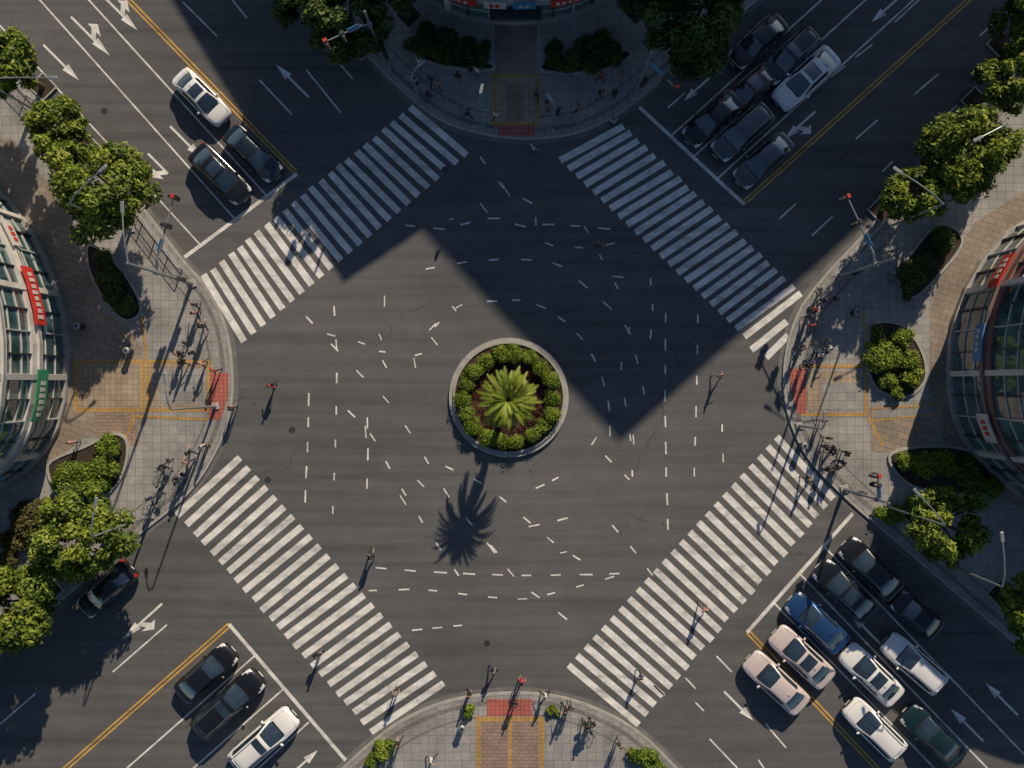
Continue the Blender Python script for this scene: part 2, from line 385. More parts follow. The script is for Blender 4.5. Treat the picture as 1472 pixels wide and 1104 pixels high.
def leafobj(name,v,T,mat,extra=None,loc=None,link=True):
    n=len(T); verts=v.tolist(); faces=np.arange(n*4).reshape(-1,4).tolist(); mats=[mat]; mi=[0]*n
    tint=T.tolist()
    if extra:
        o=len(verts); verts+=list(extra.v); faces+=[tuple(a+o for a in f) for f in extra.f]
        mats+=extra.mats; mi+=[q+1 for q in extra.m]; tint+=[.5]*len(extra.f)
    me=bpy.data.meshes.new(name); me.from_pydata(verts,[],faces)
    for q in mats: me.materials.append(q)
    me.polygons.foreach_set('material_index',mi)
    at=me.attributes.new('tint','FLOAT','FACE'); at.data.foreach_set('value',tint); me.update()
    ob=bpy.data.objects.new(name,me)
    if link: COL.objects.link(ob)
    if loc: ob.location=loc
    return ob
def tree(px,py,rpx,mat=FOL,seed=0,hc=4.6,ground=KZ):
    rng=np.random.default_rng(seed+100)
    R=rpx/S*(H-hc)/H
    x,y=W(px,py,hc); lim=MB()
    n=int(26+R*15); cs=[];rs=[];tb=[]
    lobe=rng.random(8)*6.28
    for i in range(n):
        t=rng.random()*6.283; u=rng.random()**.5
        lob=1+.13*math.sin(3*t+lobe[0])+.09*math.sin(5*t+lobe[1])
        zz=rng.uniform(-.75,1.0)
        rad=math.sqrt(max(0,1-(zz*.85)**2))*R*.88*lob*(.35+.65*u)
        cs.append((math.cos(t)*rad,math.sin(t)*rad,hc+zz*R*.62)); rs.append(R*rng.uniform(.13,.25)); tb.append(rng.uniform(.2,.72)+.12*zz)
    cnt=[int(50+340*r*r) for r in rs]
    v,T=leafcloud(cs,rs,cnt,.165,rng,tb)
    th=hc-R*.45
    lean=(rng.normal()*.15,rng.normal()*.15)
    lim.tube([(0,0,ground-.05),(lean[0]*.4,lean[1]*.4,th*.5),(lean[0],lean[1],th)],[.17+.02*R,.13+.015*R,.10+.015*R],'bark',9)
    for i in range(min(12,n)):
        c=cs[i]; mid=(lean[0]+(c[0]-lean[0])*.45,lean[1]+(c[1]-lean[1])*.45,th+(c[2]-th)*.6)
        lim.tube([(lean[0],lean[1],th-.1),mid,c],[.085,.05,.015],'bark',6)
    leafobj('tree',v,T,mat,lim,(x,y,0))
    p=MB();p.strip([(-.75,-.75),(.75,-.75),(.75,.75),(-.75,.75)],0,.1,ground-.02,ground+.05,'kerb',True);p.poly([(-.72,-.72,ground+.022),(.72,-.72,ground+.022),(.72,.72,ground+.022),(-.72,.72,ground+.022)],'soil')
    p.obj('tree_pit',loc=(x,y,0),rz=.78)
TR=[(10,92,48,FOL,4.4),(80,186,48,FOL,4.2),(146,268,74,FOL,5.0),(114,768,70,FOL,4.6),(18,872,64,FOL,4.6),(1455,112,50,FOL,4.6),(1390,216,70,FOL,5.0),(1308,282,46,FOL,4.4),
    (1362,756,60,FOL,4.4),(500,22,68,FOLD,5.2),(1000,30,76,FOLD,5.4),(440,-25,60,FOLD,5),(930,-30,55,FOLD,5),(575,-25,48,FOLD,5),(-90,960,70,FOL,5),(1500,20,60,FOL,5),
    (1500,880,60,FOL,5)]
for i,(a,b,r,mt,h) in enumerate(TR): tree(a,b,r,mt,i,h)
def mass(name,items,mat,seed,z0=KZ,size=.1,dens=520):
    rng=np.random.default_rng(seed);cs=[];rs=[];cn=[];tb=[]
    for (px,py,rp) in items:
        R=rp/S; x,y=W(px,py,R*.7)
        k=max(4,int(6*R*R)+4)
        bt=rng.uniform(.3,.65)
        for q in range(k):
            t=rng.random()*6.28;u=rng.random()**.5*R*.6
            cs.append((x+math.cos(t)*u,y+math.sin(t)*u,z0+R*.55*rng.uniform(.6,1.15)));rr=R*rng.uniform(.35,.55);rs.append(rr);cn.append(int(dens*rr*rr*2.2)+40);tb.append(bt+rng.uniform(-.12,.15))
    v,T=leafcloud(cs,rs,cn,size,rng,tb,.8)
    v[:,2]=np.maximum(v[:,2],z0+.01)
    return leafobj(name,v,T,mat)
def bed(pts,soil='soil'):
    p=ccw(spline(PX(pts),5,True)); m=MB()
    m.strip(p,-.02,.16,KZ-.03,KZ+.14,'kerb',True); m.poly([(x,y,KZ+.07) for x,y in offset(p,.14,True)],soil); m.obj('planting_bed',recalc=True)
bed([(128,352),(160,368),(196,415),(205,450),(180,462),(150,430),(130,390)])
mass('shrub_bed',[(148,372,17),(152,395,19),(163,418,20),(178,440,17),(172,400,12)],FOLD,1)
bed([(70,668),(125,640),(165,622),(186,636),(180,680),(150,715),(95,718)])
mass('shrub_bed',[(155,642,20),(150,668,22),(108,688,30),(140,700,20),(85,700,18)],FOLB,2)
mass('shrub_bed',[(38,745,28),(20,775,22),(62,730,16),(10,800,20)],FOLO,3)
bed([(1262,462),(1300,470),(1326,510),(1328,548),(1300,572),(1258,560),(1243,520),(1248,480)])
mass('shrub_bed',[(1270,515,25),(1265,478,16),(1298,486,17),(1308,515,17),(1312,542,17),(1275,550,17),(1292,562,12),(1254,500,10)],FOLB,4)
bed([(1290,395),(1335,330),(1365,325),(1382,350),(1350,395),(1310,430)])
mass('shrub_bed',[(1356,346,22),(1312,398,24),(1330,378,17),(1305,420,12)],FOLD,5)
bed([(1275,655),(1330,640),(1400,650),(1440,700),(1400,712),(1310,700)])
mass('shrub_bed',[(1302,665,18),(1330,668,22),(1362,668,22),(1395,680,24),(1425,700,20),(1275,742,18),(1290,738,14),(1310,725,12)],FOLB,6)
bed([(592,60),(640,75),(705,90),(706,103),(650,100),(600,85)])
mass('shrub_bed',[(600,66,20),(628,72,20),(655,80,20),(685,88,17),(640,55,18),(610,45,18),(670,62,18),(695,70,14)],FOLD,7)
bed([(782,90),(840,92),(895,72),(905,85),(860,105),(785,106)])
mass('shrub_bed',[(798,92,18),(825,90,20),(852,86,20),(880,76,20),(800,72,16),(840,66,18),(870,58,18)],FOLD,8)
mass('shrub_bed',[(548,1078,15),(534,1092,14),(560,1070,10)],FOLB,9)
mass('shrub_bed',[(675,1022,9),(670,1026,6)],FOLB,10); mass('shrub_bed',[(793,1020,9),(800,1024,6)],FOLB,11)
mass('shrub_bed',[(918,1085,17),(935,1096,18),(952,1108,18)],FOLB,12)
# ------------------------------------------------------------ central island
cx,cy=W(731.5,571.5)
def circ(r,n=72): return [(math.cos(2*math.pi*i/n)*r,math.sin(2*math.pi*i/n)*r) for i in range(n)]
m=MB(); m.strip(circ(4.28),0,.28,-.01,.26,'kerb',True); m.strip(circ(4.0),0,.14,-.01,.40,'conc',True); m.poly([(x,y,.30) for x,y in circ(3.87)],'mulch')
isl=m.obj('roundabout_planter',loc=(cx,cy,0))
rng=np.random.default_rng(5)
sh=[]
for k in range(4):
    cs=[(rng.normal()*.17,rng.normal()*.17,.46+rng.normal()*.07) for q in range(11)]
    v,T=leafcloud(cs,[rng.uniform(.26,.40) for q in cs],[240]*11,.06,rng,[rng.uniform(.4,.85) for q in cs],.85,.5)
    o=leafobj('round_shrub',v,T,FOLB,None,None,False); sh.append(o.data); bpy.data.objects.remove(o)
nb=18
for i in range(nb):
    t=2*math.pi*(i+.1*random.random())/nb; r=3.18+random.uniform(-.05,.05)
    o=bpy.data.objects.new('round_shrub',random.choice(sh)); COL.objects.link(o); o.location=(cx+math.cos(t)*r,cy+math.sin(t)*r,.25); o.rotation_euler[2]=random.random()*6
    s=random.uniform(.98,1.16); o.scale=(s,s,s)
cs=[];tb=[]
for i in range(230):
    t=rng.random()*6.28; r=2.6*rng.random()**.55; cs.append((math.cos(t)*r,math.sin(t)*r,.36)); tb.append(rng.uniform(.25,.65))
v,T=leafcloud(cs,[.2]*230,[60]*230,.05,rng,tb,.6); leafobj('red_groundcover',v,T,FOLR,None,(cx,cy,0))
cs=[];tb=[]
for i in range(260):
    t=rng.random()*6.28; r=rng.uniform(2.8,3.75); cs.append((math.cos(t)*r,math.sin(t)*r,.34)); tb.append(rng.uniform(.2,.55))
v,T=leafcloud(cs,[.16]*260,[40]*260,.05,rng,tb,.6); leafobj('green_groundcover',v,T,FOLB,None,(cx,cy,0))
# palm
hp=5.4
pv=[];pt=[]
for i in range(96):
    az=i*2.39996+rng.normal()*.12; lay=i/96
    el=math.radians(82-86*lay+rng.normal()*5); Lf=2.25*rng.uniform(.82,1.1)*(1-.25*(lay<.12))
    pts=[];p=Vector((0,0,hp));ns=14;e=el
    for s_ in range(ns+1):
        pts.append(p.copy()); d=Vector((math.cos(az)*math.cos(e),math.sin(az)*math.cos(e),math.sin(e))); p=p+d*Lf/ns; e-=math.radians(3.4+3.0*s_/ns*1.5)
    side=Vector((-math.sin(az),math.cos(az),0)); tb_=rng.uniform(.35,.9)-.22*lay
    for s_ in range(ns):
        a=pts[s_];b=pts[s_+1];w=.022*(1-s_/ns)+.006
        pv+= [a-side*w,a+side*w,b+side*w*.9,b-side*w*.9]; pt.append(.95)
        if s_<2: continue
        d=(b-a).normalized()
        for hf in(0,.5):
            q=a+(b-a)*hf; ll=.38*math.sin(math.pi*min(1,(s_+hf)/ns*.86+.12))+.06
            for sg_ in(-1,1):
                dirn=(d*1.15+side*sg_*.55+Vector((0,0,.14))).normalized(); tip=q+dirn*ll+Vector((0,0,-.12*ll)); wv=d.cross(dirn).cross(dirn).normalized()*.022
                pv+=[q-wv,q+wv,tip+wv*.2,tip-wv*.2]; pt.append(min(1,max(0,tb_+rng.normal()*.16)))
tr=MB(); 
for i in range(9):
    z0=.3+i*(hp-.5)/9; tr.cyl((0,0,z0),(0,0,z0+(hp-.5)/9),.25,.21,'bark',12)
tr.cyl((0,0,hp-.25),(0,0,hp+.1),.24,.12,'bark',12)
leafobj('palm_tree',np.array([tuple(q) for q in pv]),np.array(pt),FOLP,tr,(cx,cy,0))
# ------------------------------------------------------------ plaza paving sheets
def ccw_px(p): 
    q=[W(*a) for a in p]
    return p if area(q)>0 else p[::-1]
def sheet(name,pts,k,z=KZ+.004): m=MB(); m.poly([(*W(*p),z) for p in ccw_px(pts)],k); m.obj(name,recalc=False)
def frame(pts,w=.26,z=KZ+.008,k='tact'):
    m=MB(); m.flat(ccw(PX(pts)),0,w,z,k,True); m.obj('tactile_paving',recalc=False)
def rect(a,b,c,d): return [(a,b),(c,b),(c,d),(a,d)]
sheet('forecourt_paving',[(-100,200),(20,200),(75,270),(110,330),(150,450),(185,470),(205,500),(212,600),(190,620),(120,630),(60,680),(-100,740)],'pavefore')
sheet('plaza_paving',rect(108,517,303,592),'pave2',KZ+.006)
sheet('plaza_paving',rect(230,530,303,580),'pave',KZ+.008)
sheet('plaza_paving',rect(140,594,200,640),'pavepink',KZ+.006)
frame(rect(108,517,209,592),z=KZ+.01); frame(rect(211,517,303,592),z=KZ+.01)
sheet('tactile_paving',[(304,536),(329,536),(329,570),(318,603),(300,603)],'red',KZ+.012)
m=MB(); m.line(W(205,455),W(212,516),.22,KZ+.009,'tact'); m.line(W(195,600),W(172,650),.22,KZ+.009,'tact'); m.line(W(300,603),W(190,598),.2,KZ+.0145,'tact'); m.obj('tactile_paving')
sheet('forecourt_paving',[(1600,260),(1480,270),(1400,320),(1350,400),(1335,450),(1338,600),(1360,640),(1440,720),(1600,780)],'pavefore')
sheet('plaza_paving',rect(1160,533,1238,590),'pave2',KZ+.006); sheet('plaza_paving',rect(1180,550,1238,590),'pave',KZ+.008); sheet('plaza_paving',rect(1250,600,1345,650),'pavefore',KZ+.006)
frame(rect(1150,524,1247,598),z=KZ+.01); frame([(1250,586),(1350,580),(1352,596),(1252,606)],.15,z=KZ+.01)
m=MB(); m.line(W(1247,600),W(1268,640),.22,KZ+.009,'tact'); m.line(W(1247,524),W(1240,450),.2,KZ+.009,'tact');m.obj('tactile_paving')
sheet('tactile_paving',[(1134,530),(1158,530),(1158,595),(1146,595),(1135,560)],'red',KZ+.012)
sheet('entrance_path',rect(712,38,770,108),'pavepink',KZ+.006); sheet('plaza_paving',rect(708,108,774,180),'pave2',KZ+.006); sheet('plaza_paving',rect(728,120,752,180),'pavepink',KZ+.008)
frame(rect(706,107,776,181),z=KZ+.01); m=MB(); m.line(W(709,38),W(709,106),.14,KZ+.01,'kerb'); m.line(W(774,38),W(774,106),.14,KZ+.01,'kerb'); m.line(W(741,110),W(741,178),.2,KZ+.014,'tact'); m.obj('path_edging')
sheet('tactile_paving',rect(716,181,768,196),'red',KZ+.012)
sheet('tactile_paving',[(700,1004),(765,1004),(765,1028),(700,1028)],'red',KZ+.012); sheet('plaza_paving',rect(686,1029,780,1180),'pavepink',KZ+.006); frame(rect(684,1029,782,1180),.35,z=KZ+.01)
m=MB(); m.line(W(733,1030),W(733,1178),.26,KZ+.012,'tact'); m.obj('tactile_paving')
# ------------------------------------------------------------ buildings
def building(name,foot,nf,fh,band,signs=(),mull=1.5,roofbox=True,col='bandw',parapet=True,spand='bandw'):
    f=ccw(foot); m=MB(); z=KZ
    m.strip(f,.02,.3,z-.1,z+.45,'conc',True)
    for k in range(nf):
        z0=z+k*fh; z1=z0+fh
        bk=band if not isinstance(band,(list,tuple)) else band[k%len(band)]
        m.strip(f,.30,.36,z0+.2,z1-.40,'glass',True)
        m.strip(f,-.02,.5,z1-.42,z1-.02 if k<nf-1 else z1+.5,bk,True)
        m.strip(f,-.08,-.02,z1-.16,z1-.08,'metal',True)
        if k>0: m.strip(f,.12,.3,z0+.0,z0+.55,spand,True)
        for fr in (.38,.68): m.strip(f,.22,.298,z0+fh*fr,z0+fh*fr+.06,col,True)
        for i,(x,y,a) in enumerate(resample(offset(f,.22,True),mull,True)):
            big=(i%4==0)
            m.box((x,y,(z0+z1-.4)/2),(.38 if big else .08,.30 if big else .14,fh-.44),col if big else ('rail' if i%2==0 else 'dmetal'),a)
    top=z+nf*fh
    m.poly([(x,y,top-.1) for x,y in offset(f,.5,True)],'roof')
    if parapet:
        A=offset(f,.5,True);B=offset(f,2.6,True);n=len(f)
        vs=[(x,y,top+.5) for x,y in A]+[(x,y,top+1.5) for x,y in B]
        m.add(vs,[(i,(i+1)%n,n+(i+1)%n,n+i) for i in range(n)],'glass')
        m.strip(f,2.6,2.9,top-.05,top+1.56,bk,True)
        for i,(x,y,a) in enumerate(resample(f,mull,True)):
            nx,ny=-math.sin(a),math.cos(a)
            m.cyl((x+nx*.5,y+ny*.5,top+.53),(x+nx*2.6,y+ny*2.6,top+1.53),.05,.05,col,6)
        m.poly([(x,y,top+1.4) for x,y in offset(f,2.95,True)],'roof')
    for (t0,t1,k,zc,hh) in signs:
        rs=resample(f,.5,True); seg=[(p[0],p[1]) for p in rs][int(t0*len(rs)):int(t1*len(rs))]
        if len(seg)>2:
            m.strip(seg,-.20,-.10,z+zc,z+zc+hh,k)
            # raised lettering blocks on the fascia
            for q,(x,y,a) in enumerate(resample(seg[1:-1],.42)):
                nx,ny=math.sin(a),-math.cos(a)
                m.box((x+nx*.225,y+ny*.225,z+zc+hh*.5),(.26,.04,hh*random.uniform(.3,.5)),'bandw' if k!='bandw' else 'redp',a)
    if roofbox:
        cxx=sum(p[0] for p in f)/len(f);cyy=sum(p[1] for p in f)/len(f)
        for i in range(5):
            q=f[int(random.random()*len(f))];t=random.uniform(.1,.5);bx,by=q[0]*t+cxx*(1-t),q[1]*t+cyy*(1-t)
            zt_=top+(1.4 if parapet else 0)
            m.box((bx,by,zt_+.55),(1.6,1.1,1.1),'metal',random.random(),.05); m.cyl((bx,by,zt_+1.1),(bx,by,zt_+1.2),.4,.4,'dmetal',16)
    return m.obj(name)
def nearest_frac(foot,px,py,h=3.4):
    f=ccw(foot); rs=resample(f,.5,True); x,y=W(px,py,h)
    i=min(range(len(rs)),key=lambda i:(rs[i][0]-x)**2+(rs[i][1]-y)**2); return i/len(rs)
def foot(front,back): return spline(PX(front),2)+PX(back)
def mksg(f,lst): 
    out=[]
    for (a,b,k,zc,hh) in lst:
        t0,t1=sorted((nearest_frac(f,*a,0),nearest_frac(f,*b,0))); out.append((t0,t1,k,zc,hh))
    return out
fw=foot([(-60,225),(25,295),(72,375),(98,455),(103,540),(90,615),(50,672),(0,705),(-70,735)],[(-260,735),(-260,225)])
sg=mksg(fw,[((78,390),(101,470),'redp',3.2,1.2),((103,520),(94,600),'greenp',3.2,1.2),((60,660),(20,695),'bluep',3.2,1.0),((45,325),(70,368),'bandw',3.2,1.0),((20,290),(60,350),'redp',7.3,.8)])
building('curved_shop_building',fw,3,4.0,'bandw',sg)
fe=foot([(1560,262),(1440,335),(1382,415),(1360,490),(1360,570),(1378,630),(1425,685),(1500,735),(1580,765)],[(1760,765),(1760,262)])
sg=mksg(fe,[((1363,590),(1384,635),'bandw',3.7,1.3),((1360,475),(1362,530),'bluep',3.8,1.0),((1410,385),(1375,435),'redp',3.7,1.2),((1430,690),(1470,712),'redp',3.7,1.1)])
building('curved_brick_building',fe,2,4.8,['brick','brick'],sg,1.5,True,'bandw',True,'brick')
fn=foot([(565,-70),(600,-10),(645,22),(700,36),(782,36),(838,22),(885,-10),(915,-70)],[(915,-190),(565,-190)])
sg=mksg(fn,[((640,18),(700,34),'redp',2.95,.9),((702,36),(735,36),'bandw',2.95,.9),((737,36),(775,36),'bluep',2.95,.9),((785,36),(845,18),'redp',2.95,.9)])
building('curved_corner_building',fn,2,3.7,'bandw',sg)
m=MB(); x,y=W(741,44); m.box((x,y,2.6),(3.6,.8,.16),'dmetal',0,.03)
for sx in(-1.6,1.6): m.cyl((x+sx,y-.3,KZ),(x+sx,y-.3,2.5),.08,.08,'metal')
m.obj('entrance_canopy')
el=math.radians(30.0); sd=Vector((-.33,-.944)).normalized()
def base_of(px,py,h):
    x,y=W(px,py); L=h/math.tan(el); return (x-sd.x*L,y-sd.y*L)
ht=33.5
c0=base_of(890,638,ht); dirL=Vector((600-890,-(330-638))).normalized(); dirR=Vector((1060-890,-(486-638))).normalized()
A=Vector(c0); Lb=A+dirL*24; Rb=A+dirR*62
building('office_tower',[tuple(A),tuple(Rb),tuple(Rb+dirL*24),tuple(Lb)],8,4.1,'conc',(),3,True,'bandw',False)
h2=21.0
B=Vector(base_of(495,402,h2)); dR2=Vector((105,70)).normalized(); dL2=Vector((-255,420)).normalized()
building('office_block',[tuple(B),tuple(B+dR2*9),tuple(B+dR2*9+dL2*36),tuple(B+dL2*36)],5,4.1,'conc',(),3,True,'bandw',False)
# ------------------------------------------------------------ cars
def carmesh(color,kind='sedan',sunroof=False):
    m=MB(); L=4.75;Wd=1.84
    hl=L/2;w=Wd/2
    suv=kind=='suv'
    fx=[-1,-.992,-.97,-.93,-.86,-.74,-.55,-.3,0,.25,.45,.62,.74,.84,.91,.955,.985,1]
    fw_=[.62,.76,.86,.925,.965,.988,1,1,1,1,.995,.985,.965,.93,.875,.80,.70,.52]
    zt=[.66,.80,.91,.965,.985,.99,.98,.96,.95,.94,.925,.90,.87,.82,.77,.71,.64,.56]
    zl=[.45,.38,.30,.24,.21,.20,.20,.20,.20,.20,.20,.20,.20,.22,.25,.29,.35,.42]
    if suv: zt=[z*1.1+.04 for z in zt]
    rings=[]
    for a,b,c,d in zip(fx,fw_,zt,zl):
        ww=w*b; hood=.020 if a>.5 else .006
        hp=[(0,d),(.8*ww,d),(.97*ww,d+.12*(c-d)/.7),(ww,(c+d)/2),(.988*ww,c-.17*(c-d)/.7),(.955*ww,c-.07),(.88*ww,c-.018),(.74*ww,c+.004),(.66*ww,c+hood),(.35*ww,c+hood+.018),(0,c+hood+.024)]
        full=[(a*hl,y,z) for y,z in hp]+[(a*hl,-y,z) for y,z in hp[-2:0:-1]]
        rings.append(full)
    n=len(rings[0]);nr=len(rings);o=len(m.v)
    for r in rings: m.v+=r
    for i in range(nr-1):
        for j in range(n):
            jj=j if j<10 else n-1-j
            k=color
            if i in(13,14) and jj in(4,5,6): k='head'
            if i in(12,) and jj in(5,): k='head'
            if i in(1,2) and jj in(3,4,5,6): k='tail'
            if i>=14 and jj<=2 : k='trim'
            m.f.append((o+i*n+j,o+i*n+(j+1)%n,o+(i+1)*n+(j+1)%n,o+(i+1)*n+j)); m.m.append(m.mi(k))
    m.f.append(tuple(o+j for j in range(n)));m.m.append(m.mi(color))
    m.f.append(tuple(o+(nr-1)*n+j for j in range(n)));m.m.append(m.mi('trim'))
    zr=1.43 if not suv else 1.66
    if suv: gx=[(-2.14,0),(-1.98,.5),(-1.84,.86),(-1.72,.97),(-1.5,1),(-1.10,1.01),(-1.03,1.01),(-.32,1.01),(-.24,1.01),(.16,.99),(.38,.93),(.62,.68),(.90,.36),(1.22,0)]
    else: gx=[(-1.86,0),(-1.50,.45),(-1.22,.80),(-1.05,.93),(-.86,.985),(-.74,1),(-.68,1),(-.24,1.01),(-.17,1.01),(.14,.99),(.34,.93),(.60,.68),(.88,.36),(1.22,0)]
    o=len(m.v);rn=[]
    for q,(gxx,f) in enumerate(gx):
        zb=np.interp(gxx/hl,fx,zt)-.02
        e=min(1,f*1.6)
        wbse=w*(.80+.09*e); wt=w*(.66 if suv else .63); y1=wbse+(wt-wbse)*f; z=zb+(zr-zb)*f
        bow=-.10*(1-f) if gxx<0 else .10*(1-f)
        hp=[(wbse,zb-.02,0),(y1+.03,z-.06*min(1,f*3),0),(y1-.02,z-.012,0),(y1-.075,z+.006*f,.1),(y1*.5,z+.03*(.4+f),.8),(0,z+.042*(.4+f),1)]
        rn.append([(gxx+bow*b_,y,zz) for y,zz,b_ in hp]+[(gxx+bow*b_,-y,zz) for y,zz,b_ in hp[-2::-1]])
    n=len(rn[0]); last=len(gx)-1
    for r in rn:m.v+=r
    for i in range(last):
        for j in range(n-1):
            jj=j if j<5 else n-2-j
            front=i>=10; rear=i<=2
            if jj==0:
                k='cglass'
                if i<=2: k=color
                if i in(5,7): k='trim'
                if i==last-1: k=color
            elif jj in(1,2): k=color
            else: k='cglass' if (front or rear) else color
            if jj>=3 and i in(7,8) and sunroof: k='cglass'
            if jj>=3 and i==6 and sunroof and not suv: k='cglass'
            m.f.append((o+i*n+j,o+i*n+j+1,o+(i+1)*n+j+1,o+(i+1)*n+j));m.m.append(m.mi(k))
    for sx in(-1.42,1.40):
        for sy in(-1,1):
            m.cyl((sx,sy*(w-.20),.335),(sx,sy*(w+.012),.335),.335,.325,'tyre',22)
            m.cyl((sx,sy*(w+.012),.335),(sx,sy*(w+.02),.335),.22,.20,'hub',16)
            m.cyl((sx,sy*(w-.22),.37),(sx,sy*(w+.004),.37),.40,.40,'trim',22)
    for sy in(-1,1):
        m.box((.80,sy*(w+.05),1.0+(.12 if suv else 0)),(.15,.24,.14),color,sy*-.25,.05); m.box((.78,sy*(w-.06),.96+(.12 if suv else 0)),(.07,.12,.04),'trim')
        for dx in(.0,-.85): m.box((dx,sy*(w*.992),.80),(.17,.03,.03),'hub')
        for dx in(.98,-.30,-1.25): m.box((dx,sy*(w-.004),.62),(.014,.02,.56),'trim')
        if suv: m.tube([(-1.65,sy*w*.60,zr-.01),(-1.5,sy*w*.60,zr+.06),(.0,sy*w*.60,zr+.06),(.15,sy*w*.60,zr-.01)],.02,'hub',6)
        zz=[(x_,float(np.interp(x_/hl,fx,zt))) for x_ in (1.2,1.5,1.8,2.02,2.15)]
        m.tube([(a,sy*w*(.76-.05*(a-1.2)),z+.008) for a,z in zz],.009,'trim',4)
        m.tube([(1.27,sy*.08,float(np.interp(1.27/hl,fx,zt))+.05),(1.0,sy*.08+.42,1.10+(.12 if suv else 0))],.009,'trim',4)
    hz=lambda x_:float(np.interp(x_/hl,fx,zt))
    m.tube([(2.15,w*.70,hz(2.15)+.01),(2.2,w*.3,hz(2.2)+.035),(2.2,-w*.3,hz(2.2)+.035),(2.15,-w*.70,hz(2.15)+.01)],.009,'trim',4)
    m.box((1.27,0,hz(1.27)+.022),(.10,1.20,.03),'trim')
    m.box((2.31,0,.55+(.06 if suv else 0)),(.13,.85,.14),'trim',0,.03); m.box((2.385,0,.42),(.02,.46,.12),'head'); m.box((-2.378,0,.60),(.02,.46,.12),'head')
    if not suv:
        m.tube([(-1.93,-w*.74,hz(-1.93)+.008),(-2.0,-w*.3,hz(-2.)+.026),(-2.0,w*.3,hz(-2.)+.026),(-1.93,w*.74,hz(-1.93)+.008)],.009,'trim',4)
        m.box((-.80,0,zr+.075),(.16,.03,.06),color,0,.02)
    else: m.box((-1.80,0,zr-.02),(.16,1.0,.035),color,0,.015)
    ob=m.obj('tmp',smooth=True,angle=math.radians(30)); me=ob.data; bpy.data.objects.remove(ob); return me
def cpaint(name,c,metal=.2): 
    m=simple(name,c,.30,metal=metal,var=.03,coat=1); return m
CP={'w':cpaint('car_paint_white',(.76,.76,.75),0),'k':cpaint('car_paint_black',(.011,.012,.014)),'g':cpaint('car_paint_grey',(.09,.10,.115),.5),'b':cpaint('car_paint_blue',(.02,.075,.21),.4),
 'p':cpaint('car_paint_champagne',(.64,.55,.52),.1),'r':cpaint('car_paint_maroon',(.07,.02,.018),.3),'t':cpaint('car_paint_teal',(.012,.04,.046),.4),'n':cpaint('car_paint_dark_blue',(.018,.03,.045),.4)}
cache={}
def car(px,py,dx,dy,c,kind='sedan',sun=False,sl=1.0):
    key=(c,kind,sun)
    if key not in cache: cache[key]=carmesh(CP[c],kind,sun)
    nm='sedan_car' if kind=='sedan' else 'suv_car'
    o=bpy.data.objects.new(nm,cache[key]);COL.objects.link(o);x,y=W(px,py,.8);o.location=(x,y,.004);o.rotation_euler[2]=math.atan2(-dy,dx)+random.uniform(-.02,.02);o.scale=(sl,min(max(sl,.96),1.08),min(sl,1.04))
CARS=[(289,139,1,.98,'w','sedan',True,.97),(363,220,1,.98,'n','sedan',False,.99),(316,250,1,.98,'k','sedan',True,1.04),
(1090,58,-1,.9,'k','sedan',False,.98),(1136,80,-1,.9,'n','suv',True,1.),(1159,112,-1,.9,'w','sedan',True,1.12),(1080,126,-1,.9,'r','sedan',True,.95),(1025,170,-1,.9,'k','sedan',False,1.),(1067,190,-1,.9,'g','suv',False,1.03),(1098,230,-1,.9,'g','sedan',False,1.0),
(1252,818,-1,-.95,'k','sedan',False,1.07),(1215,850,-1,-.95,'k','sedan',True,1.07),(1175,896,-1,-.95,'b','sedan',False,1.05),(1153,945,-1,-.95,'p','sedan',True,1.08),(1116,982,-1,-.95,'p','sedan',False,1.09),
(1253,970,-1,-.95,'w','sedan',True,1.07),(1314,954,-1,-.9,'w','suv',False,1.06),(1257,1048,-1,-.95,'w','suv',False,1.05),(1341,1057,-1,-.95,'t','sedan',False,1.05),(1320,885,-1,-.8,'k','sedan',False,.82),
(296,968,1,-.88,'k','sedan',False,1.03),(328,1012,1,-.9,'k','suv',True,1.25),(379,1064,1,-.9,'w','suv',True,1.16),(152,848,-1,.9,'k','sedan',False,1.0)]
for c in CARS: car(*c)
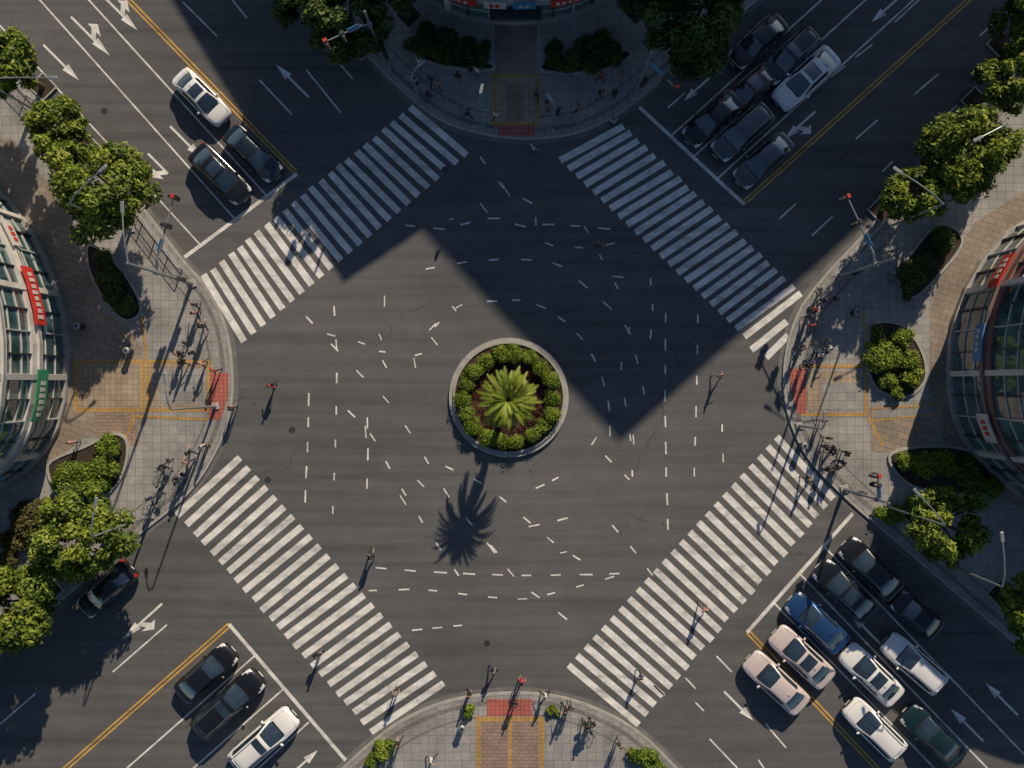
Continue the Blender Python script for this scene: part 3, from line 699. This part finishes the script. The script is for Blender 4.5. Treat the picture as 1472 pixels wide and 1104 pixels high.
# ------------------------------------------------------------ street furniture
def signal_head(m,x,y,z,rz,red=True):
    m.box((x,y,z),(.26,.32,1.0),'dmetal',rz,.04)
    R=Matrix.Rotation(rz,3,'Z')
    for i,dz in enumerate((.31,0,-.31)):
        c=Vector((x,y,z+dz))+R@Vector((.14,0,0)); d=R@Vector((.03,0,0)); m.cyl(c,c+d,.11,.11,'lampred' if(i==0 and red) else 'lampoff',14)
        m.cyl(c+Vector((0,0,.02)),c+d*6,.13,.13,'dmetal',14,cap=False)
    if red: m.box((x,y,z+.53),(.22,.28,.05),'redp',rz,.02)
def mast(base,h,armpx,harm,lamp=None,name='traffic_light_mast'):
    m=MB();bx,by=W(*base); ax,ay=W(armpx[0],armpx[1],harm)
    m.box((bx,by,KZ+.06),(.6,.6,.12),'conc',.3,.03)
    m.cyl((bx,by,KZ),(bx,by,KZ+.9),.15,.14,'metal',12); m.cyl((bx,by,KZ+.9),(bx,by,h),.115,.075,'metal',12); m.cyl((bx,by,h),(bx,by,h+.08),.09,.05,'metal',12)
    m.tube([(bx,by,harm-.5),(bx+(ax-bx)*.15,by+(ay-by)*.15,harm-.08),(ax,ay,harm)],[.08,.07,.045],'metal',10)
    m.cyl((bx,by,harm-.62),(bx,by,harm-.3),.16,.16,'metal',12)
    an=math.atan2(ay-by,ax-bx)+math.pi/2
    signal_head(m,ax,ay,harm-.25,an); signal_head(m,bx+(ax-bx)*.62,by+(ay-by)*.62,harm-.25,an,False)
    m.box((bx+(ax-bx)*.35,by+(ay-by)*.35,harm+.02),(.04,.8,.6),'bluep',an)
    signal_head(m,bx+.25,by,2.6,an,False)
    if lamp:
        lx,ly=W(lamp[0],lamp[1],h); m.tube([(bx,by,h-.1),(bx+(lx-bx)*.5,by+(ly-by)*.5,h+.35),(lx,ly,h+.4)],[.06,.05,.04],'metal',8); m.box((lx,ly,h+.38),(.7,.22,.1),'metal',math.atan2(ly-by,lx-bx),.03)
    m.obj(name)
def lamp(base,h,tip,name='street_lamp'):
    m=MB();bx,by=W(*base);tx,ty=W(tip[0],tip[1],h)
    m.box((bx,by,KZ+.05),(.5,.5,.1),'conc',.2,.02); m.cyl((bx,by,KZ),(bx,by,.9),.12,.10,'metal',12); m.cyl((bx,by,.9),(bx,by,h-.5),.085,.055,'metal',12)
    ex,ey=tx,ty
    m.tube([(bx,by,h-.5),(bx+(ex-bx)*.25,by+(ey-by)*.25,h-.1),(bx+(ex-bx)*.6,by+(ey-by)*.6,h+.05),(ex,ey,h+.05)],[.055,.05,.04,.035],'metal',8)
    a=math.atan2(ey-by,ex-bx); m.box((ex,ey,h+.05),(.65,.22,.09),'metal',a,.035); m.box((ex,ey,h-.01),(.5,.17,.03),'lampw',a)
    m.obj(name)
mast((556,97),9,(468,60),7.6)
mast((911,138),7.8,(972,127),6.6)
mast((277,408),10.2,(250,283),6.6,lamp=(180,300))
mast((1207,397),8.5,(1218,283),6.4)
mast((1213,703),7.2,(1262,684),5.8)
lamp((311,584),8.5,(237,543)); lamp((217,741),8.8,(138,722)); lamp((70,170),8,(75,112)); lamp((190,330),9,(148,243)); lamp((1268,330),9,(1290,245)); lamp((1345,232),9,(1405,200)); lamp((1275,728),8.5,(1318,708))
lamp((1335,800),9.5,(1440,772)); lamp((605,150),6,(605,92)); lamp((792,190),6,(790,140)); lamp((693,185),6,(692,128)); lamp((1148,612),5,(1185,598))
def railing(pts,name='guard_railing',h=1.0):
    pl=spline(PX(pts),5); m=MB()
    rs=resample(pl,1.5); 
    for x,y,a in rs: m.box((x,y,KZ+h/2),(.07,.07,h),'rail',a)
    for z in(.25,.6,h): m.tube([(x,y,KZ+z) for x,y,_ in rs],.025,'rail',6)
    for x,y,a in resample(pl,.25): m.cyl((x,y,KZ+.25),(x,y,KZ+h),.011,.011,'rail',5)
    m.obj(name)
railing([(190,292),(225,338),(258,380),(280,410)]); railing([(1275,310),(1235,355),(1195,398),(1172,424)])
railing([(0,90),(60,155),(120,218)]); railing([(1300,275),(1370,205),(1440,140)])
for p in ((120,470),(190,505),(1150,640),(1225,450),(598,120),(880,178),(665,1040)):
    m=MB();x,y=W(*p); m.cyl((0,0,0),(0,0,.85),.2,.23,'dmetal',16); m.cyl((0,0,.85),(0,0,.93),.26,.18,'metal',16); m.cyl((0,0,.93),(0,0,.945),.10,.10,'trim',12); m.obj('litter_bin',loc=(x,y,KZ))
def bicycle(px,py,rz):
    m=MB()
    def wheel(x):
        pts=[(x+math.cos(t*.3927)*.33,0,.34+math.sin(t*.3927)*.33) for t in range(17)]; m.tube(pts,.02,'tyre',6)
        for t in range(8): m.cyl((x,0,.34),(x+math.cos(t*.785)*.32,0,.34+math.sin(t*.785)*.32),.004,.004,'hub',4)
    wheel(-.52);wheel(.52)
    for a,b in (((-.52,0,.34),(-.1,0,.3)),((-.1,0,.3),(-.22,0,.82)),((-.22,0,.74),(.36,0,.78)),((-.1,0,.3),(.38,0,.70)),((-.52,0,.34),(-.2,0,.74)),((.52,0,.34),(.34,0,.95))): m.cyl(a,b,.02,.02,'bluep',8)
    m.tube([(.30,-.28,1.0),(.36,-.1,.98),(.36,.1,.98),(.30,.28,1.0)],.015,'trim',6); m.box((-.24,0,.86),(.26,.15,.06),'trim',0,.025); m.box((.62,0,.85),(.25,.32,.2),'dmetal',0,.02)
    m.cyl((-.1,-.08,.3),(-.1,.08,.3),.07,.07,'hub',10)
    x,y=W(px,py); m.obj('bicycle',loc=(x,y,KZ),rz=rz)
for i,(a,b) in enumerate([(226,713),(240,668),(262,690),(268,505),(1183,503),(1166,507),(1176,430),(845,1042)]): bicycle(a,b,.4+i*.25)
# ------------------------------------------------------------ people
def person_mesh(pose,female=False,bag=False):
    me=bpy.data.meshes.new('p');ob=bpy.data.objects.new('p',me);COL.objects.link(ob)
    V=[];E=[];R=[]
    def v(p,r,par=None):
        V.append(p);R.append(r if isinstance(r,tuple) else (r,r))
        if par is not None:E.append((par,len(V)-1))
        return len(V)-1
    sw={'stand':.04,'walk':.42,'walk2':-.30}[pose]
    pel=v((0,0,.95),(.125,.10)); be=v((0,0,1.10),(.12,.095),pel); ch=v((.0,0,1.30),(.15,.115),be); nb_=v((0,0,1.46),(.065,.06),ch); nk=v((.01,0,1.52),.05,nb_)
    hd=v((.02,0,1.62),(.085,.09),nk); v((.01,0,1.70),(.07,.075),hd)
    hands=[]
    for s in(-1,1):
        a=-s*sw
        sh_=v((0,s*.175,1.42),.058,ch); e=(math.sin(a)*.28,s*.22,1.42-math.cos(a)*.28); el_=v(e,.042,sh_)
        b=a+.35+abs(sw)*.5; w_=(e[0]+math.sin(b)*.25,s*.235,e[2]-math.cos(b)*.25); wr=v(w_,.028,el_); hv=(w_[0]+math.sin(b)*.08,s*.235,w_[2]-math.cos(b)*.08); v(hv,(.035,.022),wr); hands.append((hv,b,s))
        a=s*sw*.9; hp=v((0,s*.09,.90),.085,pel); k=(math.sin(a)*.43,s*.095,.90-math.cos(a)*.42); kn=v(k,.056,hp)
        b=a-(.12 if a>0 else .30)*(abs(sw)>.1); an=(k[0]+math.sin(b)*.40,s*.10,max(.07,k[2]-math.cos(b)*.42)); ak=v(an,.038,kn); v((an[0]+.15,s*.11,max(.03,an[2]-.045)),(.04,.026),ak)
    me.from_pydata(V,E,[]); 
    md=ob.modifiers.new('s','SKIN'); 
    for i,r in enumerate(R):
        me.skin_vertices[0].data[i].radius=r; me.skin_vertices[0].data[i].use_root=(i==0)
    sb=ob.modifiers.new('u','SUBSURF'); sb.levels=1
    dg=bpy.context.evaluated_depsgraph_get(); ev=ob.evaluated_get(dg); m2=bpy.data.meshes.new_from_object(ev)
    vs=[tuple(q.co) for q in m2.vertices]; fs=[tuple(p.vertices) for p in m2.polygons]; bpy.data.objects.remove(ob)
    zmin=min(q[2] for q in vs)
    ex=MB()
    for hv,b,s in hands:
        for f in range(4):
            L=(.06,.075,.07,.055)[f]; base=(hv[0]+(f-1.5)*.017,hv[1],hv[2]-.03); mid=(base[0]+math.sin(b+.2)*L*.55,base[1]-s*.004,base[2]-L*.5); tip=(mid[0]+math.sin(b+.6)*L*.5,mid[1]-s*.012,mid[2]-L*.42)
            ex.tube([base,mid,tip],[.009,.008,.006],'kerb',5)
        ex.tube([(hv[0]+.02,hv[1],hv[2]+.01),(hv[0]+.05,hv[1]-s*.005,hv[2]-.02),(hv[0]+.06,hv[1]-s*.01,hv[2]-.05)],[.011,.009,.007],'kerb',5)
    ex.tube([(.095,0,1.62),(.125,0,1.60),(.10,0,1.585)],[.010,.014,.008],'kerb',6)
    for s in(-1,1): ex.cyl((.0,s*.085,1.61),(.0,s*.10,1.615),.028,.02,'kerb',8)
    nskin=len(ex.f)
    for s in(-1,1): ex.cyl((.098,s*.033,1.632),(.106,s*.033,1.632),.011,.009,'trim',6)
    ex.box((.100,0,1.565),(.012,.045,.009),'redp')
    if bag: ex.box((-.19,0,1.26),(.17,.28,.40),'trim',0,.05)
    return vs,fs,ex,nskin,zmin
poses={k:person_mesh(*k) for k in (('stand',False,False),('walk',False,False),('walk2',False,False),('walk',False,True),('stand',False,True))}
SK=simple('skin',(.42,.26,.19),.55,var=.05);HA=simple('hair_black',(.012,.01,.009),.5,var=.1);SHO=simple('shoe_leather',(.04,.035,.03),.6)
cl={'k':simple('cloth_black',(.02,.02,.022),.9),'w':simple('cloth_white',(.6,.6,.58),.9),'r':simple('cloth_red',(.35,.03,.03),.9),'n':simple('cloth_navy',(.03,.045,.09),.9),'g':simple('cloth_grey',(.16,.16,.16),.9),'p':simple('cloth_pink',(.38,.2,.18),.9),'t':simple('cloth_tan',(.25,.18,.12),.9)}
pm={}
def inside(p,poly):
    c=False;n=len(poly)
    for i in range(n):
        a,b=poly[i],poly[i-1]
        if (a[1]>p[1])!=(b[1]>p[1]) and p[0]<(b[0]-a[0])*(p[1]-a[1])/(b[1]-a[1])+a[0]: c=not c
    return c
def person(px,py,face,pk,top,bot):
    key=(pk,top,bot)
    if key not in pm:
        vs,fs,ex,nsk,zmin=poses[pk]; me=bpy.data.meshes.new('pedestrian'); V=list(vs);F=list(fs);MI=[]
        for f in fs:
            c=[sum(vs[i][q] for i in f)/len(f) for q in range(3)]
            if c[2]>1.655 or (c[2]>1.56 and c[0]<.0): k=3
            elif c[2]>1.475: k=0
            elif abs(c[1])>.185 and c[2]<1.17: k=0
            elif c[2]>.93 : k=1
            elif c[2]<.09: k=4
            else: k=2
            MI.append(k)
        o=len(V);V+=ex.v;F+=[tuple(a+o for a in f) for f in ex.f]
        mats=[SK,cl[top],cl[bot],HA,SHO,M['trim'],M['redp']]
        for i,mi in enumerate(ex.m): MI.append(0 if i<nsk else (5 if ex.mats[mi]==M['trim'] else 6))
        me.from_pydata(V,[],F); [me.materials.append(q) for q in mats]; me.polygons.foreach_set('material_index',MI); me.polygons.foreach_set('use_smooth',[True]*len(F)); me.update(); pm[key]=(me,zmin)
    me,zmin=pm[key]; o=bpy.data.objects.new('pedestrian',me);COL.objects.link(o); x,y=W(px,py)
    onp=any(inside((x,y),kb[q]) for q in kb); s=random.uniform(.98,1.08); o.location=(x,y,(KZ if onp else .005)-zmin*s); o.rotation_euler[2]=face; o.scale=(s,s,s)
PP=[(605,98),(621,122),(633,128),(620,145),(661,117),(686,110),(673,170),(713,172),(771,142),(786,160),(801,167),(829,162),(862,118),(863,142),(881,142),(891,118),(766,218),
(290,440),(299,468),(265,510),(285,508),(298,523),(316,533),(396,555),(340,584),(116,634),(281,648),(277,662),(245,670),(264,688),(226,712),
(1030,540),(1156,458),(1162,448),(1176,434),(1191,432),(1183,503),(1170,508),(1145,502),(1151,526),(1181,628),(1189,643),(1201,662),(1195,668),(1182,673),(1176,604),(1156,688),
(860,352),(536,793),(462,935),(572,988),(1008,870),(918,965),(710,958),(750,970),(676,990),(783,992),(811,1012),(842,1037),(848,1031),(887,1060),(622,1082),(575,1059),(740,1003),(1207,648),(300,640),
(288,452),(270,520),(1186,648),(1178,640),(818,1008),(1158,470)]
pk=list(poses.keys())
for i,(a,b) in enumerate(PP):
    p_=pk[i%len(pk)]
    top=random.choice(['k','k','w','n','g','r','p','t','w','k']); bot=random.choice(['k','n','g','k'])
    if (a,b) in((396,555),(750,970)): top='r'
    person(a,b,random.random()*6.28,p_,top,bot)
# ------------------------------------------------------------ light & camera
w=bpy.data.worlds.new('World');scene.world=w;w.use_nodes=True;nt=w.node_tree
sk=nt.nodes.new('ShaderNodeTexSky');sk.sky_type='NISHITA';sk.sun_disc=False;sk.sun_elevation=el;sk.sun_rotation=math.atan2(.33,.944);sk.dust_density=.6;sk.ozone_density=3.0
bg=nt.nodes['Background'];nt.links.new(sk.outputs[0],bg.inputs[0]);bg.inputs[1].default_value=.068
ld=bpy.data.lights.new('sun','SUN');ld.energy=5.0;ld.angle=math.radians(.5);ld.color=(1,.835,.63)
lo=bpy.data.objects.new('sun',ld);COL.objects.link(lo)
d=Vector((sd.x*math.cos(el),sd.y*math.cos(el),-math.sin(el)));lo.rotation_euler=d.to_track_quat('-Z','Y').to_euler();lo.location=(20,60,50)
cd=bpy.data.cameras.new('camera');co=bpy.data.objects.new('camera',cd);COL.objects.link(co);co.location=(0,0,H);cd.sensor_width=36;cd.lens=36*H/73.6;cd.clip_end=3000
scene.camera=co
scene.view_settings.view_transform='Standard';scene.view_settings.look='None';scene.view_settings.exposure=0
